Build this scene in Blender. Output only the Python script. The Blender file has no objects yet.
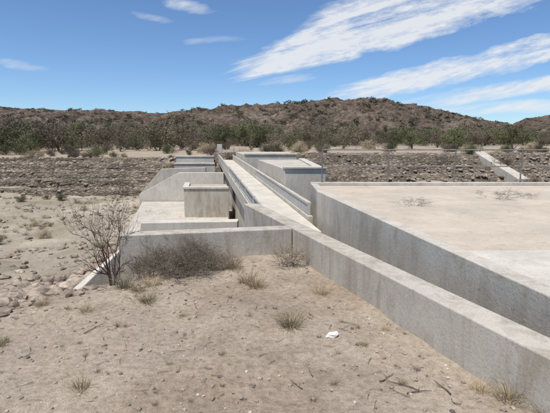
import bpy, bmesh, math, random
import numpy as np
from mathutils import Vector, Matrix, noise as mn

R = math.radians
scene = bpy.context.scene
col = scene.collection

# ------------------------------------------------------------ helpers
_tab = np.random.RandomState(7).rand(256, 256)
def vnoise(x, y, s=0):
    x = np.asarray(x, float) + s * 17.3; y = np.asarray(y, float) + s * 9.7
    xi = np.floor(x).astype(int); yi = np.floor(y).astype(int)
    fx = x - xi; fy = y - yi
    fx = fx * fx * (3 - 2 * fx); fy = fy * fy * (3 - 2 * fy)
    a = _tab[xi & 255, yi & 255]; b = _tab[(xi + 1) & 255, yi & 255]
    c = _tab[xi & 255, (yi + 1) & 255]; d = _tab[(xi + 1) & 255, (yi + 1) & 255]
    return (a * (1 - fx) + b * fx) * (1 - fy) + (c * (1 - fx) + d * fx) * fy
def fbm(x, y, o=4, s=0):
    t = 0; a = .5; f = 1
    for i in range(o):
        t = t + a * (vnoise(x * f, y * f, s + i) - .5); a *= .5; f *= 2.03
    return t
def ss(t):
    t = np.clip(t, 0, 1); return t * t * (3 - 2 * t)

def link(o, parent=None):
    col.objects.link(o)
    if parent: o.parent = parent
    return o
def mesh_obj(name, V, F, mats=(), parent=None, smooth=False, mi=None):
    me = bpy.data.meshes.new(name); me.from_pydata(V, [], F)
    for m in mats: me.materials.append(m)
    if mi is not None: me.polygons.foreach_set('material_index', mi)
    if smooth: me.polygons.foreach_set('use_smooth', [True] * len(me.polygons))
    me.update()
    return link(bpy.data.objects.new(name, me), parent)
def empty(name, parent=None):
    return link(bpy.data.objects.new(name, None), parent)
def bevel(o, w=.012, seg=2):
    m = o.modifiers.new('bevel', 'BEVEL'); m.width = w; m.segments = seg; m.limit_method = 'ANGLE'
def prism(name, pts, z0, z1, mat, parent=None, bw=.012):
    n = len(pts)
    area = sum(pts[i][0] * pts[(i + 1) % n][1] - pts[(i + 1) % n][0] * pts[i][1] for i in range(n))
    z1 = z1 if isinstance(z1, (list, tuple)) else [z1] * n
    z0 = z0 if isinstance(z0, (list, tuple)) else [z0] * n
    if area < 0:
        pts = pts[::-1]; z1 = z1[::-1]; z0 = z0[::-1]
    V = [(p[0], p[1], z0[i]) for i, p in enumerate(pts)] + [(p[0], p[1], z1[i]) for i, p in enumerate(pts)]
    F = [tuple(range(n))[::-1], tuple(range(n, 2 * n))] + [(i, (i + 1) % n, n + (i + 1) % n, n + i) for i in range(n)]
    o = mesh_obj(name, V, F, [mat], parent)
    if bw: bevel(o, bw)
    return o

# ------------------------------------------------------------ materials
def nt(name):
    m = bpy.data.materials.new(name); m.use_nodes = True
    t = m.node_tree; b = t.nodes['Principled BSDF']
    b.inputs['Roughness'].default_value = .9
    b.inputs['Specular IOR Level'].default_value = .2
    return m, t, b
def N(t, typ, **kw):
    n = t.nodes.new(typ)
    for k, v in kw.items(): setattr(n, k, v)
    return n
def noise_n(t, vec, scale, detail=4, rough=.6, dist=0):
    n = N(t, 'ShaderNodeTexNoise'); n.inputs['Scale'].default_value = scale
    n.inputs['Detail'].default_value = detail; n.inputs['Roughness'].default_value = rough
    n.inputs['Distortion'].default_value = dist
    t.links.new(vec, n.inputs['Vector']); return n.outputs['Fac']
def ramp(t, fac, stops):
    r = N(t, 'ShaderNodeValToRGB'); e = r.color_ramp.elements
    while len(e) < len(stops): e.new(.5)
    for i, (p, c) in enumerate(stops):
        e[i].position = p; e[i].color = (c, c, c, 1) if isinstance(c, (int, float)) else (*c, 1)
    t.links.new(fac, r.inputs['Fac']); return r.outputs['Color']
def mixc(t, a, b, fac, mode='MIX'):
    m = N(t, 'ShaderNodeMix', data_type='RGBA', blend_type=mode)
    for s, v in ((6, a), (7, b)):
        if hasattr(v, 'links'): t.links.new(v, m.inputs[s])
        else: m.inputs[s].default_value = (*v, 1)
    if hasattr(fac, 'links'): t.links.new(fac, m.inputs[0])
    else: m.inputs[0].default_value = fac
    return m.outputs[2]
def bump(t, b, h, strength, dist=.02, prev=None):
    n = N(t, 'ShaderNodeBump'); n.inputs['Strength'].default_value = strength; n.inputs['Distance'].default_value = dist
    t.links.new(h, n.inputs['Height'])
    if prev: t.links.new(prev, n.inputs['Normal'])
    t.links.new(n.outputs['Normal'], b.inputs['Normal']); return n.outputs['Normal']
def pos(t, scale=None):
    g = N(t, 'ShaderNodeNewGeometry'); v = g.outputs['Position']
    if scale:
        m = N(t, 'ShaderNodeMapping'); m.inputs['Scale'].default_value = scale
        t.links.new(v, m.inputs['Vector']); v = m.outputs['Vector']
    return v

def concrete(name, base, dirt=.5):
    m, t, b = nt(name); p = pos(t)
    c1 = tuple(x * .84 for x in base); c2 = tuple(min(1, x * 1.1) for x in base)
    c = ramp(t, noise_n(t, p, 1.1, 5, .65), [(.3, c1), (.7, c2)])
    st = ramp(t, noise_n(t, pos(t, (3, 3, .7)), 1.4, 5, .65, .8), [(.36, (.60, .54, .46)), (.56, (1, 1, 1))])
    c = mixc(t, c, st, dirt, 'MULTIPLY')
    sp = ramp(t, noise_n(t, p, 55, 2, .6), [(.32, .72), (.5, 1)])
    c = mixc(t, c, sp, .6, 'MULTIPLY')
    blot = ramp(t, noise_n(t, p, 5.5, 5, .75, .6), [(.56, 1), (.72, .66)])
    c = mixc(t, c, blot, .8, 'MULTIPLY')
    t.links.new(c, b.inputs['Base Color'])
    bump(t, b, noise_n(t, p, 22, 5, .75), .45, .012)
    return m
M_conc = concrete('concrete', (.54, .495, .42), .4)
M_conc_old = concrete('weathered_concrete', (.49, .445, .375), .6)
M_conc_light = concrete('pale_concrete', (.60, .555, .475), .25)
M_conc_sand = concrete('sandy_concrete', (.54, .46, .365), .12)

def simple(name, a, b_, scale=8, rough=.9, bs=.3, metal=0, lo=.35, hi=.65):
    m, t, b = nt(name); p = pos(t)
    c = ramp(t, noise_n(t, p, scale, 2, .6), [(lo, a), (hi, b_)])
    oi = N(t, 'ShaderNodeObjectInfo')
    k = ramp(t, oi.outputs['Random'], [(0, .7), (1, 1.25)])
    c = mixc(t, c, k, 1, 'MULTIPLY')
    t.links.new(c, b.inputs['Base Color'])
    b.inputs['Roughness'].default_value = rough; b.inputs['Metallic'].default_value = metal
    if bs: bump(t, b, noise_n(t, p, scale * 3, 3, .6), bs, .02)
    return m
M_bark = simple('bark', (.09, .068, .052), (.17, .135, .105), 20, bs=0)
M_redbark = simple('reddish_bark', (.05, .026, .020), (.12, .068, .05), 20, bs=0)
M_twig = simple('dry_twigs', (.15, .12, .09), (.29, .24, .18), 12, bs=0)
M_grass = simple('dry_grass', (.36, .28, .17), (.50, .41, .27), 9, bs=0)
M_grass2 = simple('straw_grass', (.26, .225, .13), (.38, .32, .20), 9, bs=0)
M_leaf_grey = simple('grey_brown_foliage', (.12, .098, .068), (.23, .185, .13), .5, bs=0)
M_leaf_olive = simple('olive_foliage', (.10, .11, .052), (.175, .18, .09), .5, bs=0)
M_leaf_dark = simple('dark_hill_foliage', (.06, .055, .04), (.12, .105, .075), .6, bs=0)
M_rock = simple('rock', (.17, .132, .10), (.42, .34, .265), 5, bs=.6)
M_rock_sand = simple('pebble_stone', (.16, .13, .105), (.48, .40, .32), 9, bs=0)
M_white = simple('white_quartz', (.48, .45, .40), (.68, .65, .60), 14, .8)
M_steel = simple('galvanised_steel', (.17, .16, .15), (.27, .26, .25), 10, .55, 0, .4)
M_panel = simple('grey_painted_steel', (.34, .335, .315), (.44, .43, .40), 6, .6, 0)

def ground_mat():
    m, t, b = nt('ground'); p = pos(t)
    at = N(t, 'ShaderNodeAttribute', attribute_name='Col')
    c = at.outputs['Color']
    c = mixc(t, c, ramp(t, noise_n(t, p, 1.3, 6, .7), [(.3, .78), (.7, 1.16)]), 1, 'MULTIPLY')
    c = mixc(t, c, ramp(t, noise_n(t, p, 18, 4, .75), [(.35, (.70, .66, .62)), (.6, (1.1, 1.1, 1.1))]), .85, 'MULTIPLY')
    c = mixc(t, c, ramp(t, noise_n(t, p, 130, 2, .7), [(.36, .5), (.5, 1)]), .6, 'MULTIPLY')
    t.links.new(c, b.inputs['Base Color'])
    bump(t, b, noise_n(t, p, 16, 6, .8), 1, .032)
    b.inputs['Roughness'].default_value = .97
    return m
M_ground = ground_mat()

def masonry(name, a, b_, sc):
    m, t, b = nt(name); p = pos(t, (1, 1, 1.7))
    v = N(t, 'ShaderNodeTexVoronoi'); v.inputs['Scale'].default_value = sc; t.links.new(p, v.inputs['Vector'])
    e = N(t, 'ShaderNodeTexVoronoi', feature='DISTANCE_TO_EDGE'); e.inputs['Scale'].default_value = sc; t.links.new(p, e.inputs['Vector'])
    sep = N(t, 'ShaderNodeSeparateColor'); t.links.new(v.outputs['Color'], sep.inputs['Color'])
    c = ramp(t, sep.outputs['Red'], [(0, a), (1, b_)])
    c = mixc(t, c, ramp(t, e.outputs['Distance'], [(.0, .4), (.07, 1)]), .8, 'MULTIPLY')
    nn = noise_n(t, p, .35, 5, .65)
    c = mixc(t, c, (.30, .245, .18), ramp(t, noise_n(t, p, .8, 5, .7), [(.54, 0), (.66, .8)]))
    c = mixc(t, c, ramp(t, nn, [(.35, .65), (.65, 1.15)]), 1, 'MULTIPLY')
    t.links.new(c, b.inputs['Base Color'])
    bump(t, b, ramp(t, e.outputs['Distance'], [(0, 0), (.2, 1)]), .8, .1)
    return m
M_mason = masonry('stone_masonry', (.12, .096, .07), (.27, .22, .165), 3.0)

def hill_mat():
    m, t, b = nt('hill_soil'); p = pos(t)
    c = ramp(t, noise_n(t, p, .03, 8, .75), [(.34, (.095, .072, .052)), (.5, (.185, .138, .10)), (.66, (.31, .24, .18))])
    c = mixc(t, c, ramp(t, noise_n(t, p, .3, 5, .8), [(.4, .42), (.6, 1.25)]), .95, 'MULTIPLY')
    t.links.new(c, b.inputs['Base Color'])
    bump(t, b, noise_n(t, p, .12, 6, .8), 1, 5)
    return m
M_hill = hill_mat()

# ------------------------------------------------------------ ground
def ground_z(x, y):
    x = np.asarray(x, float); y = np.asarray(y, float)
    d = np.maximum(-.7 * (x + 1.6) + .7 * (y - 4.9), 0)
    z = -2.5 * (1 - np.exp(-(d / 6) ** 1.3))
    tl = y - (6.32 + .2 * (x - .27))
    zB = -2.55 * ss((tl - .1) / .35) * ss((x + 3.4) / 1.2)
    z = np.minimum(z, zB)
    nx = x - (1.70 - .355 * (y - 2.708))
    z = np.where(nx > 0, np.minimum(z, -2.4), z)
    zL = np.interp(y, [33, 37, 40, 60, 100], [-2.5, -.75, .0, .42, .5])
    zR = np.interp(y, [33.5, 40, 60], [-2.6, .42, .5])
    w = ss((x + 8) / 3)
    z = np.where(y > 33, np.maximum(z, zL * (1 - w) + zR * w), z)
    free = ss((-x - 3) / 2) + ss((y - 11) / 8)
    free = np.clip(free, 0, 1)
    rub = np.exp(-((d - 3) / 2.5) ** 2) * (d > .2)
    z = z + fbm(x * 1.1, y * 1.1, 4, 1) * .10 + fbm(x * 6, y * 6, 3, 3) * (.03 + .16 * rub * (x < -2.9))
    z = z + free * fbm(x * .35, y * .35, 4, 5) * .5 * np.where(y > 36, .5, 1)
    return z
def axis(a, b, step, lo, hi, g=1.07):
    c = list(np.arange(a, b, step)); s = step; v = b
    up = []
    while v < hi: up.append(v); s *= g; v += s
    dn = []; s = step; v = a - step
    while v > lo: dn.append(v); s *= g; v -= s
    return np.array(dn[::-1] + c + up)
xs = axis(-8, 4, .06, -2500, 2500)
ys = axis(1.5, 12, .06, -60, 3000, 1.035)
X, Y = np.meshgrid(xs, ys)
Zg = ground_z(X, Y)
nxn, nyn = len(xs), len(ys)
V = np.stack([X.ravel(), Y.ravel(), Zg.ravel()], 1)
idx = np.arange(nxn * nyn).reshape(nyn, nxn)
F = np.stack([idx[:-1, :-1].ravel(), idx[:-1, 1:].ravel(), idx[1:, 1:].ravel(), idx[1:, :-1].ravel()], 1)
g = mesh_obj('ground', V.tolist(), F.tolist(), [M_ground], smooth=True)
ca = g.data.color_attributes.new('Col', 'FLOAT_COLOR', 'POINT')
xr, yr = V[:, 0], V[:, 1]
sand = np.array([.52, .43, .33]); rocky = np.array([.31, .25, .185]); bed = np.array([.41, .355, .27]); flat = np.array([.42, .34, .255]); far = np.array([.27, .22, .16])
d = -.7 * (xr + 1.6) + .7 * (yr - 4.9)
def lerp(a, b, w): return a * (1 - w[:, None]) + b * w[:, None]
c = np.tile(sand, (len(xr), 1))
nz = fbm(xr * .8, yr * .8, 4, 9)
c = lerp(c, np.array([[.44, .35, .26]]), ss(fbm(xr * .9, yr * .9, 4, 41) * 6))
c = lerp(c, rocky[None], ss((d - .35 + nz * 2) / 1.0))
nz2 = fbm(xr * .25, yr * .25, 4, 12)
c = lerp(c, bed[None], ss((d - 6 + nz2 * 6) / 4))
c = lerp(c, np.array([[.29, .255, .175]]), ss((fbm(xr * .5, yr * .5, 4, 31) - .02) * 7) * ss((d - 3) / 3) * (yr < 34) * .8)
c = lerp(c, np.array([[.52, .455, .36]]), ss((nz2 + .02) * 9) * ss((yr - 12) / 6) * (yr < 34) * .8)
c = lerp(c, flat[None], ss((yr - 36) / 4))
c = lerp(c, far[None], ss((yr - 70 + nz2 * 60) / 60))
c = lerp(c, np.array([[.17, .20, .08]]), ss((fbm(xr * .02, yr * .02, 3, 20) - .03) * 12) * ss((yr - 90) / 30) * .5)
ca.data.foreach_set('color', np.concatenate([c, np.ones((len(xr), 1))], 1).ravel())

# ------------------------------------------------------------ hills
def hill(name, az, el, R0, rmin, rmax, seed, nA=420, nR=110):
    A = np.radians(np.linspace(az[0], az[-1], nA)); rr = np.linspace(rmin, rmax, nR)
    AA, RR = np.meshgrid(A, rr)
    E = np.interp(np.degrees(AA), az, el)
    x = RR * np.sin(AA); y = RR * np.cos(AA)
    H = E * np.cos(AA) * R0 + 1.7
    t = (RR - rmin) / (R0 - rmin)
    prof = np.where(t < 1, ss(np.clip(t, 0, 1) ** .9), 1 - .5 * ss((t - 1) * 1.0))
    n = fbm(x * .012, y * .012, 5, seed); n2 = fbm(x * .06, y * .06, 5, seed + 4)
    ridge = np.abs(fbm(x * .02, y * .02, 4, seed + 8))
    h = H * prof * (1 + n * .45 * (t < 1.02)) - ridge * 48 * ss(t * 2) * (1 - ss(np.clip((t - .85) / .15, 0, 1))) + n2 * 8 * ss(t * 3)
    h = h - (1 - ss(t * 6)) * 3
    V = np.stack([x.ravel(), y.ravel(), h.ravel()], 1)
    idx = np.arange(nA * nR).reshape(nR, nA)
    F = np.stack([idx[:-1, :-1].ravel(), idx[:-1, 1:].ravel(), idx[1:, 1:].ravel(), idx[1:, :-1].ravel()], 1)
    F = F[:, ::-1]
    o = mesh_obj(name, V.tolist(), F.tolist(), [M_hill], smooth=True)
    return o, V
h1, HV = hill('hill', [-75, -50, -32, -26, -16, -9.7, -3.3, 3.3, 9.1, 14.1, 19.5, 25, 29.2, 33, 50],
              [.05, .066, .077, .068, .060, .069, .076, .082, .088, .084, .069, .048, .030, .014, .0], 430, 170, 640, 2, 520, 130)
h2, HV2 = hill('hill', [20, 27, 30, 33, 40, 55, 75], [.005, .02, .05, .058, .062, .05, .03], 1100, 700, 1500, 30, 200, 50)

# ------------------------------------------------------------ instancing
rng = random.Random(11)
def instancer(name, child_list, items, parent=None):
    root = empty(name, parent)
    groups = [[] for _ in child_list]
    for it in items: groups[rng.randrange(len(child_list))].append(it)
    for k, (ch, its) in enumerate(zip(child_list, groups)):
        if not its: continue
        V = []; F = []
        for (x, y, z, s) in its:
            a = rng.uniform(0, 6.283); h = s * .7071; b = len(V)
            for q in range(4):
                V.append((x + h * math.cos(a + q * math.pi / 2), y + h * math.sin(a + q * math.pi / 2), z))
            F.append((b, b + 1, b + 2, b + 3))
        o = mesh_obj('scatter_%d' % (k + 1), V, F, [], root)
        o.instance_type = 'FACES'; o.use_instance_faces_scale = True; o.instance_faces_scale = 1
        o.show_instancer_for_render = False; o.show_instancer_for_viewport = False
        ch.parent = o
    return root

# ------------------------------------------------------------ plants
def tube(V, F, pts, rads, n=3):
    b = len(V)
    for i, p in enumerate(pts):
        dvec = (pts[min(i + 1, len(pts) - 1)] - pts[max(i - 1, 0)])
        if dvec.length < 1e-6: dvec = Vector((0, 0, 1))
        dvec.normalize(); u = dvec.orthogonal().normalized(); w = dvec.cross(u)
        for k in range(n):
            a = 2 * math.pi * k / n
            V.append(tuple(p + (u * math.cos(a) + w * math.sin(a)) * rads[i]))
    for i in range(len(pts) - 1):
        for k in range(n):
            F.append((b + i * n + k, b + i * n + (k + 1) % n, b + (i + 1) * n + (k + 1) % n, b + (i + 1) * n + k))
def rv(r): return Vector((r.gauss(0, 1), r.gauss(0, 1), r.gauss(0, 1)))
def grow(V, F, p, dr, L, rad, depth, r, P, tips):
    n = 3; pts = [p.copy()]; rads = [rad]; q = p.copy(); dd = dr.normalized()
    for i in range(n):
        dd = (dd + rv(r) * P['crook'] + Vector((0, 0, P['up']))).normalized()
        q = q + dd * (L / n); pts.append(q.copy()); rads.append(rad * (1 - .45 * (i + 1) / n))
    tube(V, F, pts, rads, 4 if depth > 2 else 3)
    if depth <= 1: tips.extend(pts[1:])
    if depth == 0: return
    for k in range(P['kids']):
        j = r.choice([1, 2, 3, 3]); s = pts[j]
        nd = (dd + rv(r) * P['spread']).normalized()
        if nd.z < P['minz']: nd.z = P['minz'] + r.random() * .3
        grow(V, F, s, nd, L * r.uniform(.6, .85), max(rads[j] * .7, P.get('rmin', 0)), depth - 1, r, P, tips)
def leaves(V, F, tips, r, k, rad, size):
    for t in tips:
        for _ in range(k):
            c = t + rv(r) * rad; a = rv(r).normalized() * size * r.uniform(.5, 1.2); b = rv(r).normalized() * size * r.uniform(.5, 1.2)
            i = len(V); V += [tuple(c), tuple(c + a), tuple(c + b)]; F.append((i, i + 1, i + 2))
def plant(name, seed, stems, L, rad, depth, P, bark, leaf=None, lk=0, lr=.1, lsz=.05, tilt=.6, base=.05, parent=None):
    r = random.Random(seed); V = []; F = []; tips = []
    for s in range(stems):
        a = r.uniform(0, 6.283); tl = r.uniform(.1, tilt)
        dvec = Vector((math.cos(a) * tl, math.sin(a) * tl, 1)).normalized()
        grow(V, F, Vector((math.cos(a) * base * r.random(), math.sin(a) * base * r.random(), -.03 * L)), dvec, L * r.uniform(.8, 1.15), rad * r.uniform(.7, 1.1), depth, r, P, tips)
    nb = len(F)
    if leaf: leaves(V, F, tips, r, lk, lr, lsz)
    mi = [0] * nb + [1] * (len(F) - nb)
    return mesh_obj(name, V, F, [bark, leaf] if leaf else [bark], parent, mi=mi)

Ptree = dict(crook=.22, up=.03, kids=3, spread=.65, minz=-.05)
def tree_var(seed, leaf, k, h=1.0, lr=.045):
    return plant('thorn_tree', seed, 3, .36 * h, .018, 3, Ptree, M_bark, leaf, k, lr, .036, 1.0, .03)
bare = [tree_var(100 + i, M_leaf_grey, [3, 6, 8, 4, 6][i]) for i in range(5)]
oliv = [tree_var(200 + i, M_leaf_olive, 12) for i in range(4)]

items = []; itemo = []
for i in range(950):
    az = R(rng.uniform(-46, 46)); r = 60 + 240 * rng.random() ** 1.3
    x = r * math.sin(az); y = r * math.cos(az)
    if y < 54: continue
    dens = float(vnoise(x * .03, y * .03, 3))
    if dens < .40 and y < 100: continue
    if r > 170 and rng.random() < .35: continue
    z = float(ground_z(x, y))
    if r > 175:
        k = np.argmin((HV[:, 0] - x) ** 2 + (HV[:, 1] - y) ** 2); z = max(z, float(HV[k, 2]))
    s = (2.4 + 6.0 * rng.random() ** 1.6) * (1 if r > 85 else .8)
    if r > 200: s *= .75
    (itemo if rng.random() < .22 + .2 * (x > 15) + .1 * (x < -25) else items).append((x, y, z - .1, s))
instancer('distant_trees', bare, items)
instancer('distant_trees', oliv, itemo)

# hill shrubs
def clump(seed, mat):
    r = random.Random(seed); V = []; F = []
    for i in range(40):
        v = rv(r).normalized() * r.uniform(.2, .55); v.z = abs(v.z) * .9
        a = rv(r) * .16; b = rv(r) * .16; k = len(V)
        V += [tuple(v), tuple(v + a), tuple(v + b)]; F.append((k, k + 1, k + 2))
    return mesh_obj('shrub', V, F, [mat])
cl = [clump(300 + i, [M_leaf_dark, M_leaf_dark, M_leaf_grey, M_leaf_olive, M_leaf_dark][i]) for i in range(5)]
items = []
sel = np.random.RandomState(3).choice(len(HV), 19000)
for k in sel:
    x, y, z = HV[k]
    if abs(math.atan2(x, y)) > .72: continue
    if z < .2: continue
    if math.hypot(x, y) > 450: continue
    if vnoise(x * .05, y * .05, 51) < rng.random() * .75: continue
    x += rng.uniform(-2, 2); y += rng.uniform(-2, 2)
    items.append((x, y, z - .3, .8 + 3.8 * rng.random() ** 2))
instancer('hillside_shrubs', cl, items)
cl2 = [clump(320 + i, [M_leaf_dark, M_leaf_grey][i]) for i in range(2)]
items = [(v[0], v[1], v[2] - .5, rng.uniform(4, 9)) for v in HV2[np.random.RandomState(4).choice(len(HV2), 1200)]]
instancer('hillside_shrubs', cl2, items)

# ------------------------------------------------------------ rocks
def rock(seed, mat, name='rock', flat=.65, parent=None, sub=2):
    bm = bmesh.new(); bmesh.ops.create_icosphere(bm, subdivisions=sub, radius=.5)
    for v in bm.verts:
        n = mn.noise(v.co * 2.2 + Vector((seed * 3.1, 0, 0))) * .45 + mn.noise(v.co * 5 + Vector((0, seed, 0))) * .22
        v.co *= 1 + n; v.co.z *= flat; v.co.x *= 1.15
    me = bpy.data.meshes.new(name); bm.to_mesh(me); bm.free(); me.materials.append(mat)
    return link(bpy.data.objects.new(name, me), parent)

# stone embankment
def embank(name, prof, x0, x1, seed):
    pts = []
    for i in range(len(prof) - 1):
        for k in range(4):
            w = k / 4; pts.append((prof[i][0] * (1 - w) + prof[i + 1][0] * w, prof[i][1] * (1 - w) + prof[i + 1][1] * w))
    pts.append(prof[-1])
    xa = np.arange(x0, x1 + .01, .3); V = []; F = []
    for j, (py, pz) in enumerate(pts):
        nn = fbm(xa * .9, np.full_like(xa, j * .7), 4, seed); n2 = fbm(xa * .12, xa * 0 + j * .08, 3, seed + 3)
        for i, x in enumerate(xa): V.append((float(x), py + nn[i] * .35 + n2[i] * .9, pz + nn[i] * .22))
    n = len(xa)
    for j in range(len(pts) - 1):
        for i in range(n - 1): F.append((j * n + i, j * n + i + 1, (j + 1) * n + i + 1, (j + 1) * n + i))
    return mesh_obj(name, V, F, [M_mason])
profL = [(32.8, -2.9), (33.3, -2.1), (34.1, -2.0), (34.4, -1.45), (35.3, -1.35), (35.6, -.85), (36.5, -.78), (36.8, -.28), (37.9, -.2), (38.2, .16), (39.0, .2), (40.4, -.3)]
profR = [(33.2, -2.9), (34.2, -1.95), (35.0, -1.85), (35.7, -1.2), (36.5, -1.1), (37.2, -.5), (38.0, -.42), (38.8, .42), (40.2, .6), (41, .2)]
embank('stone_embankment', profL, -75, -5.6, 1)
embank('stone_embankment', profR, -5.5, 75, 5)
rk = [rock(i + 1, M_rock) for i in range(4)]
items = []
for i in range(3400):
    x = rng.uniform(-60, 60); t = rng.random()
    pr = profL if x < -5.6 else profR
    y = 33 + t * (6 if x < -5.6 else 7)
    z = np.interp(y, [q[0] for q in pr], [q[1] for q in pr])
    items.append((x, y, float(z) + .0, rng.uniform(.1, .36)))
instancer('embankment_stones', rk, items)

# slope and riverbed stones
rk2 = [rock(i + 20, M_rock, flat=.5 + .1 * i) for i in range(5)]
items = []
for i in range(24000):
    x = rng.uniform(-13, -2.0); y = rng.uniform(3.0, 16)
    d = -.7 * (x + 1.6) + .7 * (y - 4.9)
    if d < .1 or (x > -2.7 and y > 5.4): continue
    if rng.random() > math.exp(-((d - 3.0) / 3.4) ** 2) + .06: continue
    if vnoise(x * .9, y * .9, 44) < rng.random() * .65: continue
    s = .03 + .26 * rng.random() ** 3.0
    if d < .7: s *= .5
    items.append((x, y, float(ground_z(x, y)) + s * .12, s))
for i in range(1200):
    x = rng.uniform(-40, -5); y = rng.uniform(14, 33)
    items.append((x, y, float(ground_z(x, y)), .06 + .3 * rng.random() ** 3))
instancer('riverbed_stones', rk2, items)

# pebbles on sand
pb = [rock(i + 40, M_rock_sand, 'pebble', .6, sub=1) for i in range(4)]
items = []
def on_sand(x, y):
    if y > 6.15 + .2 * x: return False
    return x < .27 - .357 * (y - 6.32) - .05
for i in range(11000):
    x = rng.uniform(-4.5, 2.4); y = rng.uniform(2, 6.2)
    if not on_sand(x, y): continue
    if vnoise(x * 1.4, y * 1.4, 6) < .15 + rng.random() * .8: continue
    s = .004 + .036 * rng.random() ** 6
    items.append((x, y, float(ground_z(x, y)) + s * .15, s))
instancer('pebbles', pb, items)
def single_rock(x, y, s, mat, seed, name='rock'):
    o = rock(seed, mat, name, .6, sub=3); o.location = (x, y, float(ground_z(x, y)) + s * .12); o.scale = (s, s * .7, s); o.rotation_euler = (0, 0, seed)
    return o
single_rock(.51, 3.58, .10, M_white, 13, 'white_stone')
for k, (x, y, s) in enumerate([(-.42, 2.66, .04), (1.02, 2.92, .05), (1.35, 2.85, .035), (1.28, 2.98, .03), (1.2, 2.62, .06), (1.45, 2.5, .04), (-1.1, 3.3, .035), (.1, 3.0, .03)]):
    single_rock(x, y, s, M_rock, 61 + k)

# fallen twigs
def stick(V, F, x, y, a, L, r0):
    pts = []; z = float(ground_z(x, y)) + r0 + .008; p = Vector((x, y, z)); a0 = a
    for i in range(5):
        pts.append(p.copy()); a0 += rng.uniform(-.35, .35)
        p = p + Vector((math.cos(a0), math.sin(a0), 0)) * L / 4; p.z = float(ground_z(p.x, p.y)) + r0 + .004 + rng.random() * .008
    tube(V, F, pts, [r0, r0 * .9, r0 * .8, r0 * .6, r0 * .3], 4)
    if L > .15:
        q = pts[2]; tube(V, F, [q, q + Vector((math.cos(a + .8), math.sin(a + .8), .03)) * L * .35], [r0 * .6, r0 * .2], 3)
V = []; F = []
for i in range(280):
    x = rng.uniform(-3.2, 2.0); y = rng.uniform(2.3, 5.9)
    if on_sand(x + .2, y + .1): stick(V, F, x, y, rng.uniform(0, 6.28), rng.uniform(.03, .17), rng.uniform(.001, .0028))
for (x, y, a, L) in [(-1.7, 3.6, 1.4, .25), (1.0, 2.75, 2.5, .25), (.9, 2.7, .3, .2), (.75, 2.85, 1.0, .2), (1.2, 2.7, 1.8, .2)]:
    stick(V, F, x, y, a, L, .0045)
mesh_obj('fallen_twigs', V, F, [M_bark])

# ------------------------------------------------------------ near shrubs
def at(o, x, y, s=1, rz=0, dz=0):
    o.location = (x, y, float(ground_z(x, y)) + dz); o.scale = (s, s, s); o.rotation_euler = (0, 0, rz); return o
Ps = dict(crook=.17, up=.06, kids=3, spread=.5, minz=-.1, rmin=.0022)
o = at(plant('bare_shrub', 5, 6, .42, .014, 4, Ps, M_redbark, tilt=.55, base=.05), -2.0, 5.1, 1.0)
o.scale = (.72, .8, 1.12)
Pt = dict(crook=.25, up=.02, kids=4, spread=.75, minz=-.1, rmin=.0016)
Pl = dict(crook=.25, up=.0, kids=4, spread=.8, minz=-.15)
for (x, y, s, sd) in [(-1.38, 5.3, 1.05, 7), (-1.0, 5.45, .9, 8), (-1.66, 5.2, .8, 9), (-1.2, 5.2, .8, 10), (-1.2, 5.55, 1.0, 15), (-.8, 5.55, .65, 16)]:
    at(plant('dry_bush', sd, 20, .19, .0042, 3, Pt, M_twig, tilt=1.1, base=.25), x, y, s)
at(plant('dry_bush', 14, 12, .18, .004, 3, Pt, M_twig, tilt=1.0, base=.08), .17, 5.7, .95)

def tuft(name, seed, n, h, spread, mat):
    r = random.Random(seed); V = []; F = []
    for i in range(n):
        a = r.uniform(0, 6.283); b0 = r.random() * spread * .35; L = h * r.uniform(.4, 1.1); lean = r.uniform(.1, 1.1)
        p = Vector((math.cos(a) * b0, math.sin(a) * b0, -.01)); dvec = Vector((math.cos(a + r.uniform(-.5, .5)) * lean, math.sin(a) * lean, 1)).normalized()
        w = dvec.cross(Vector((r.random() - .5, r.random() - .5, .2))).normalized() * h * .009
        q = p + dvec * L * .55; e = q + (dvec + Vector((dvec.x, dvec.y, -.25)) * .5 + rv(r) * .25) * L * .5
        k = len(V); V += [tuple(p - w), tuple(p + w), tuple(q + w * .8), tuple(q - w * .8), tuple(e)]
        F += [(k, k + 1, k + 2, k + 3), (k + 3, k + 2, k + 4)]
    return mesh_obj(name, V, F, [mat])
gspots = [(.14, 3.75, .22), (-.22, 4.85, .22), (.52, 4.6, .17), (-1.35, 4.35, .17), (-1.9, 4.1, .14), (-1.35, 2.75, .12),
          (-2.75, 3.85, .13), (1.55, 2.62, .18), (1.42, 2.75, .12), (-2.3, 3.4, .12), (-.35, 5.0, .24), (-2.45, 4.3, .14), (.75, 3.4, .08), (-.55, 5.5, .26), (1.7, 2.45, .16), (-1.75, 4.75, .22), (-1.45, 4.85, .18),
          (-1.55, 4.65, .16), (-3.0, 3.5, .12), (-.9, 4.0, .07), (1.0, 3.7, .07)]
for i, (x, y, h) in enumerate(gspots):
    at(tuft('dry_grass_tuft', 60 + i, 170, h, h * 1.1, M_grass if i % 3 else M_grass2), x, y)
tf = [tuft('grass_tuft', 80 + i, 70, .9, .8, [M_grass, M_grass2, M_twig][i]) for i in range(3)]
items = []
for i in range(1100):
    x = rng.uniform(-30, -2.3); y = rng.uniform(4, 33)
    d = -.7 * (x + 1.6) + .7 * (y - 4.9)
    if d < .8 or (x > -3 and y > 5.5): continue
    if vnoise(x * .4, y * .4, 22) < .40 + .2 * rng.random(): continue
    items.append((x, y, float(ground_z(x, y)), rng.uniform(.12, .45)))
for i in range(80):
    x = rng.uniform(-3.4, 1.4); y = rng.uniform(2.5, 5.8)
    if on_sand(x + .1, y): items.append((x, y, float(ground_z(x, y)), rng.uniform(.03, .09)))
instancer('dry_grass', tf, items)
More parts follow.
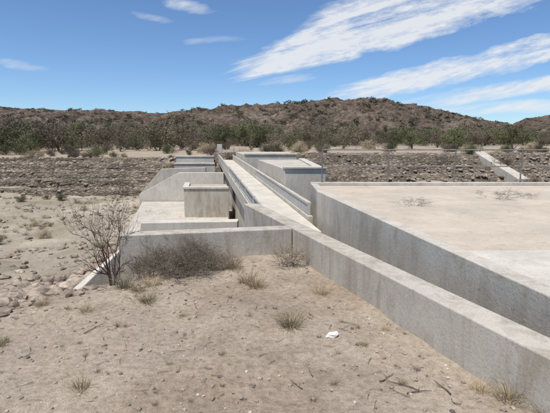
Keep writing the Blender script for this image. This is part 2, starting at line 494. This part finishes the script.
sh = [plant('low_shrub', 400 + i, 8, .3, .01, 3, Pl, M_twig, [M_leaf_grey, M_leaf_olive, M_grass][i], 2, .05, .04, 1.0, .15) for i in range(3)]
items = []
for i in range(190):
    x = rng.uniform(-36, 36); y = rng.uniform(11, 58)
    if x > -8 and y < 34: continue
    if 32.5 < y < 38 and rng.random() < .6: continue
    if vnoise(x * .2, y * .2, 25) < .32: continue
    z = float(ground_z(x, y)); items.append((x, y, z + (.1 if 33 < y < 41 else 0), rng.uniform(.3, .8) if y < 33 else rng.uniform(.5, 2.0)))
instancer('low_shrubs', sh, items)

# individually standing thorn trees beyond the embankment
for i, (x, y, s, ol) in enumerate([(-29, 52, 3.6, 1), (-20, 56, 3.8, 0), (-26, 68, 5.2, 0), (-7.5, 66, 4.2, 1), (0, 68, 5.2, 0), (5, 80, 6, 0),
                                   (14, 60, 3.6, 0), (21, 66, 4.5, 1), (33, 60, 4.4, 1), (-14, 64, 5, 0), (30, 80, 5, 0), (-38, 70, 5, 0), (10, 64, 4.4, 0), (26, 62, 4.0, 1), (-18, 74, 6, 0), (-32, 66, 4.5, 0)]):
    o = tree_var(500 + i, M_leaf_olive if ol else M_leaf_grey, 14 if ol else 5); o.name = 'thorn_tree'
    at(o, x, y, s, i)

# ------------------------------------------------------------ concrete structures
def xo(y): return .27 - .357 * (y - 6.32)
def xi(y): return 1.84 - .3545 * (y - 2.708)
prism('parapet_wall', [(xo(-3), -3), (xi(-3), -3), (xi(8.9), 8.9), (xo(8.9), 8.9)], -2.5, .4, M_conc_old)
tw = empty('wing_wall')
n = (-.051, .255)
A = (-2.18, 5.83); B = (.262, 6.318)
prism('main_wall', [A, (B[0] - .004, B[1]), (B[0] + n[0] - .04, B[1] + n[1]), (A[0] + n[0], A[1] + n[1])], -2.6, .397, M_conc_old, tw)
prism('sloping_end', [(-2.19, 5.86), (-2.235, 6.08), (-3.25, 5.25), (-3.05, 5.08)], -2.6, [.17, .17, -.72, -.72], M_conc_light, tw)
def xc(y): return 1.02 + .159 * (10.3 - y)
sw = empty('channel_wall')
prism('wall', [(xc(-3), -3), (xc(-3) + .2, -3), (xc(10.3) + .2, 10.3), (xc(10.3), 10.3)], -2.5, .5, M_conc, sw)
pf = empty('concrete_platform')
prism('main_slab', [(xc(4.93) + .205, 4.93), (30, 5.3), (30, 12.2), (xc(10.3) + .205 , 12.2), (xc(10.3) + .205, 10.3)], -2.5, .43, M_conc_sand, pf)
prism('near_slab', [(xc(-3) + .205, -3), (30, -3), (30, 5.285), (xc(4.93) + .205, 4.915)], -2.5, .43, M_conc_light, pf)
prism('back_kerb', [(xc(10.3) - .0, 12.21), (30, 12.21), (30, 12.43), (xc(10.3), 12.43)], -2.5, .52, M_conc, pf)
prism('corner_block', [(xc(10.3), 10.31), (xc(10.3) + .2, 10.31), (xc(10.3) + .2, 12.2), (xc(10.3), 12.2)], -2.5, .5, M_conc, pf)

# walkway
def wl(y): return -.39 - .163 * (y - 9.9)
def wr(y): return .95 - .163 * (y - 10)
def dz(y): return -.2 + .3 * (y - 10) / 34
wk = empty('walkway_bridge')
y0, y1 = 8.95, 44
def strip(name, fa, fb, a, b, zb, zt, mat, bw=.01):
    return prism(name, [(fa(a), a), (fb(a), a), (fb(b), b), (fa(b), b)], [dz(a) + zb, dz(a) + zb, dz(b) + zb, dz(b) + zb] if zb > -2 else zb,
                 [dz(a) + zt, dz(a) + zt, dz(b) + zt, dz(b) + zt], mat, wk, bw)
strip('deck', lambda y: wl(y) + .125, lambda y: wr(y) - .125, y0, y1, -.3, 0, M_conc_light)
strip('left_beam', lambda y: wl(y), lambda y: wl(y) + .12, y0, y1, -.32, .1, M_conc)
strip('right_beam', lambda y: wr(y) - .12, lambda y: wr(y), 10.2, y1, -.32, .1, M_conc)
prism('centre_pier', [(wl(y0) + .3, y0 + .3), (wr(y0) - .3, y0 + .3), (wr(y1) - .3, y1), (wl(y1) + .3, y1)], -2.6, [dz(y0) - .31] * 2 + [dz(y1) - .31] * 2, M_conc_old, wk)
strip('left_parapet', lambda y: wl(y) + .01, lambda y: wl(y) + .11, 23, y1, .103, .42, M_conc)
strip('right_parapet', lambda y: wr(y) - .11, lambda y: wr(y) - .01, 21, y1, .103, .42, M_conc)
def panel(f, a, b, side):
    yy = a
    V = []; F = []
    strip(side + '_top_rail', lambda y: f(y) + .03, lambda y: f(y) + .08, a, b, .38, .43, M_panel, .005)
    strip(side + '_low_rail', lambda y: f(y) + .035, lambda y: f(y) + .075, a, b, .12, .15, M_panel, .005)
    while yy < b:
        x = f(yy) + .055; z = dz(yy)
        tube(V, F, [Vector((x, yy, z + .14)), Vector((x, yy, z + .385))], [.010, .010], 4); yy += .13
    mesh_obj(side + '_bars', V, F, [M_panel], wk)
    yy = a + .05
    while yy <= b:
        prism(side + '_post', [(f(yy) + .02, yy - .04), (f(yy) + .09, yy - .04), (f(yy) + .09, yy + .04), (f(yy) + .02, yy + .04)], dz(yy) + .102, dz(yy) + .45, M_panel, wk, .005); yy += 2.2
panel(wl, 9.0, 22.9, 'left')
strip('right_panel_wall', lambda y: wr(y) - .09, lambda y: wr(y) - .03, 10.35, 20.9, .103, .36, M_panel, .004)
strip('right_panel_cap', lambda y: wr(y) - .11, lambda y: wr(y) - .01, 10.35, 20.9, .362, .42, M_conc, .004)
prism('end_pillar', [(-5.9, 44.1), (-5.4, 44.1), (-5.4, 44.5), (-5.9, 44.5)], -.5, 1.35, M_white, wk, .02)
prism('end_pillar', [(-4.6, 44.1), (-4.2, 44.1), (-4.2, 44.4), (-4.6, 44.4)], -.5, 1.1, M_conc_light, wk, .02)

# gate blocks right
bl = empty('gate_chamber')
prism('chamber', [(wr(14) + .02, 14), (1.66, 14), (1.5, 20.9), (wr(21) + .02, 20.9)], -2.6, .80, M_conc, bl, .02)
prism('cap', [(wr(14) + .0, 13.94), (1.7, 13.94), (1.55, 14.3), (wr(14.3) + 0, 14.3)], .803, .87, M_conc_light, bl)
prism('cap_right', [(1.55, 14.305), (1.28, 14.305), (1.15, 20.8), (1.42, 20.8)], .803, .868, M_conc_light, bl)
bl = empty('gate_chamber')
prism('chamber', [(wr(28) + .02, 28), (1.4, 28), (1.1, 36), (wr(36) + .02, 36)], -2.6, .80, M_conc, bl, .02)
prism('cap', [(wr(28), 27.94), (1.45, 27.94), (1.4, 28.4), (wr(28.4), 28.4)], .803, .9, M_conc_light, bl)

# left blocks
o = empty('pier_block')
prism('shaft', [(-4.7, 22), (wl(22) - .02, 22), (wl(24.5) - .02, 24.5), (-5.1, 24.5)], -2.7, -.75, M_conc_old, o)
prism('cap', [(-4.75, 21.95), (wl(22) - .01, 21.95), (wl(22.4) - .01, 22.3), (-4.8, 22.3)], -.747, -.64, M_conc_light, o)
prism('side_cap', [(-4.8, 22.305), (-4.5, 22.305), (-4.85, 24.5), (-5.15, 24.5)], -.747, -.642, M_conc_light, o)
def vert_wall(name, prof, y, th, skew, mat, parent=None):
    n = len(prof); V = [(p[0], y + skew * p[0], p[1]) for p in prof] + [(p[0], y + th + skew * p[0], p[1]) for p in prof]
    F = [tuple(range(n)), tuple(range(2 * n - 1, n - 1, -1))] + [(i, n + i, n + (i + 1) % n, (i + 1) % n) for i in range(n)]
    o = mesh_obj(name, V, F, [mat], parent); bm = bmesh.new(); bm.from_mesh(o.data); bmesh.ops.recalc_face_normals(bm, faces=bm.faces); bm.to_mesh(o.data); bm.free()
    bevel(o, .02); return o
vert_wall('sloping_wing_wall', [(-9.0, -2.9), (-3.35, -2.9), (-3.35, -.35), (-6.3, -.35), (-8.9, -1.75)], 28, .35, 0, M_conc_light)
o = empty('pier_block')
prism('shaft', [(-7.7, 33), (-4.6, 33), (-4.9, 35), (-7.9, 35)], -2.7, -.08, M_conc, o, .02)
prism('cap', [(-7.75, 32.95), (-4.6, 32.95), (-4.7, 33.5), (-7.8, 33.5)], -.077, .02, M_conc_light, o)
o = empty('pier_block')
prism('shaft', [(-8.6, 37.5), (-5.3, 37.5), (-5.6, 39.5), (-8.8, 39.5)], -2.7, .3, M_conc_light, o, .02)
prism('cap', [(-8.65, 37.45), (-5.3, 37.45), (-5.35, 38), (-8.7, 38)], .303, .42, M_conc_light, o)
vert_wall('low_sill_wall', [(-4.6, -2.9), (-1.35, -2.9), (-1.2, -.86), (-4.3, -.9)], 13.6, .45, 0.02, M_conc_light)
prism('basin_floor', [(-5.6, 14.3), (-1.2, 14.3), (-3.4, 27.9), (-8.7, 27.9)], -2.9, -2.24, M_conc, None)
vert_wall('abutment_wall', [(-10.5, -2.9), (-5.0, -2.9), (-5.0, -.2), (-8.2, -.3)], 31, .3, 0, M_conc)
prism('concrete_chute', [(19.4, 34.2), (20.3, 34.2), (18.9, 39.6), (18.0, 39.6)], -2.9, [-1.3, -1.3, .85, .85], M_conc)

# railing on platform
rl = empty('metal_railing')
V = []; F = []
xx = 1.35; px = []
while xx < 29: px.append(xx); xx += 1.9
for x in px: tube(V, F, [Vector((x, 12.32, .51)), Vector((x, 12.32, 1.45))], [.02, .02], 8)
mesh_obj('posts', V, F, [M_steel], rl)
V = []; F = []
for z in (1.45, .98): tube(V, F, [Vector((1.33, 12.32, z)), Vector((15, 12.32, z - .01)), Vector((29, 12.32, z))], [.017] * 3, 8)
mesh_obj('rails', V, F, [M_steel], rl)
for i, (x, y, s) in enumerate([(2.75, 8.3, .75), (4.9, 9.4, 1.0), (5.7, 9.6, .6)]):
    o = plant('dry_brush', 700 + i, 6, .2, .004, 3, Pt, M_bark, tilt=1.6, base=.2); o.location = (x, y, .43); o.scale = (s * 1.2, s, s * .6)

# ------------------------------------------------------------ light, sky, camera
el = R(68); azs = math.atan2(-.45, -.62)
tosun = Vector((math.sin(azs) * math.cos(el), math.cos(azs) * math.cos(el), math.sin(el)))
L = bpy.data.lights.new('sun', 'SUN'); L.energy = 4.8; L.angle = R(.53); L.color = (1, .955, .88)
so = link(bpy.data.objects.new('sun', L)); so.rotation_euler = tosun.to_track_quat('Z', 'Y').to_euler()

w = bpy.data.worlds.new('World'); scene.world = w; w.use_nodes = True; t = w.node_tree
bg = t.nodes['Background']; bg.inputs['Strength'].default_value = .105
sky = N(t, 'ShaderNodeTexSky', sky_type='NISHITA'); sky.sun_disc = False; sky.sun_elevation = el; sky.sun_rotation = azs
sky.altitude = 1200; sky.air_density = 1.0; sky.dust_density = .5; sky.ozone_density = 1.6
tc = N(t, 'ShaderNodeTexCoord'); sp = N(t, 'ShaderNodeSeparateXYZ'); t.links.new(tc.outputs['Generated'], sp.inputs[0])
def m(op, a, b=None, c=None):
    n = N(t, 'ShaderNodeMath', operation=op)
    for i, v in enumerate((a, b, c)):
        if v is None: continue
        if hasattr(v, 'links'): t.links.new(v, n.inputs[i])
        else: n.inputs[i].default_value = v
    return n.outputs[0]
yy = m('MAXIMUM', sp.outputs['Y'], .02)
a = m('DIVIDE', sp.outputs['X'], yy); e = m('DIVIDE', sp.outputs['Z'], yy)
th = R(14)
al = m('ADD', m('MULTIPLY', a, math.cos(th)), m('MULTIPLY', e, math.sin(th)))
pe = m('SUBTRACT', m('MULTIPLY', e, math.cos(th)), m('MULTIPLY', a, math.sin(th)))
def nz(sx, sy, scale, det, rough, off=0, dist=0):
    cx = N(t, 'ShaderNodeCombineXYZ'); t.links.new(m('MULTIPLY', al, sx), cx.inputs[0]); t.links.new(m('MULTIPLY', pe, sy), cx.inputs[1]); cx.inputs[2].default_value = off
    return noise_n(t, cx.outputs[0], scale, det, rough, dist)
n_streak = nz(2.0, 18, 1.5, 7, .62, 1.3, .6); n_big = nz(3.5, 9, 1.3, 5, .6, 4.2)
n_fine = nz(9, 30, 2.0, 4, .7, 7)
sd = m('MULTIPLY', m('SUBTRACT', n_streak, .5), 1.2); qd = m('MULTIPLY', m('SUBTRACT', n_big, .5), 2.2)
def blob(a0, e0, ang, hl, hw, amp=1.0, small=False):
    ca, sa = math.cos(R(ang)), math.sin(R(ang))
    da = m('SUBTRACT', a, a0); de = m('SUBTRACT', e, e0)
    s = m('DIVIDE', m('ADD', m('MULTIPLY', da, ca), m('MULTIPLY', de, sa)), hl)
    q = m('DIVIDE', m('SUBTRACT', m('MULTIPLY', de, ca), m('MULTIPLY', da, sa)), hw)
    q = m('ADD', q, m('MULTIPLY', qd, 1.6) if small else qd)
    s = m('ADD', s, m('MULTIPLY', sd, 2.5) if small else sd)
    return m('MULTIPLY', m('MAXIMUM', m('SUBTRACT', 1, m('ADD', m('MULTIPLY', s, s), m('MULTIPLY', q, q))), 0), amp)
bs = [blob(.26, .25, 15, .38, .055, 1.25), blob(.20, .295, 22, .20, .035, .95), blob(.40, .29, 16, .3, .03, .8), blob(.45, .172, 13, .38, .032, 1.15), blob(.56, .12, 8, .30, .022, .75), blob(.55, .075, 4, .4, .018, .5),
      blob(-.20, .298, -8, .06, .016, .45, True), blob(-.59, .168, -6, .08, .010, .22, True), blob(-.13, .222, 2, .06, .009, .16, True), blob(-.27, .268, -10, .05, .009, .2, True), blob(.03, .138, 5, .08, .01, .25, True)]
tot = bs[0]
for b_ in bs[1:]: tot = m('MAXIMUM', tot, b_)
nn = m('ADD', m('MULTIPLY', m('SUBTRACT', n_streak, .5), 2.1), m('MULTIPLY', m('SUBTRACT', n_fine, .5), 1.5))
dens = m('MULTIPLY', m('MINIMUM', m('MULTIPLY', tot, 1.5), 1), m('ADD', .60, nn))
dens = m('MINIMUM', m('MAXIMUM', m('MULTIPLY', dens, 1.3), 0), .9)
skc = mixc(t, sky.outputs['Color'], (.86, 1.06, 1.28), 1, 'MULTIPLY')
cm = mixc(t, skc, (7.8, 8.0, 8.3), dens)
t.links.new(cm, bg.inputs['Color'])

cam = bpy.data.cameras.new('camera'); co = link(bpy.data.objects.new('camera', cam)); scene.camera = co
cam.sensor_fit = 'HORIZONTAL'; cam.sensor_width = 36; cam.lens = 28.1; cam.clip_end = 8000; cam.clip_start = .05
co.location = (0, 0, 1.7); co.rotation_euler = (R(90 - 8.7), 0, 0)
scene.view_settings.view_transform = 'Standard'; scene.view_settings.look = 'None'; scene.view_settings.exposure = 0
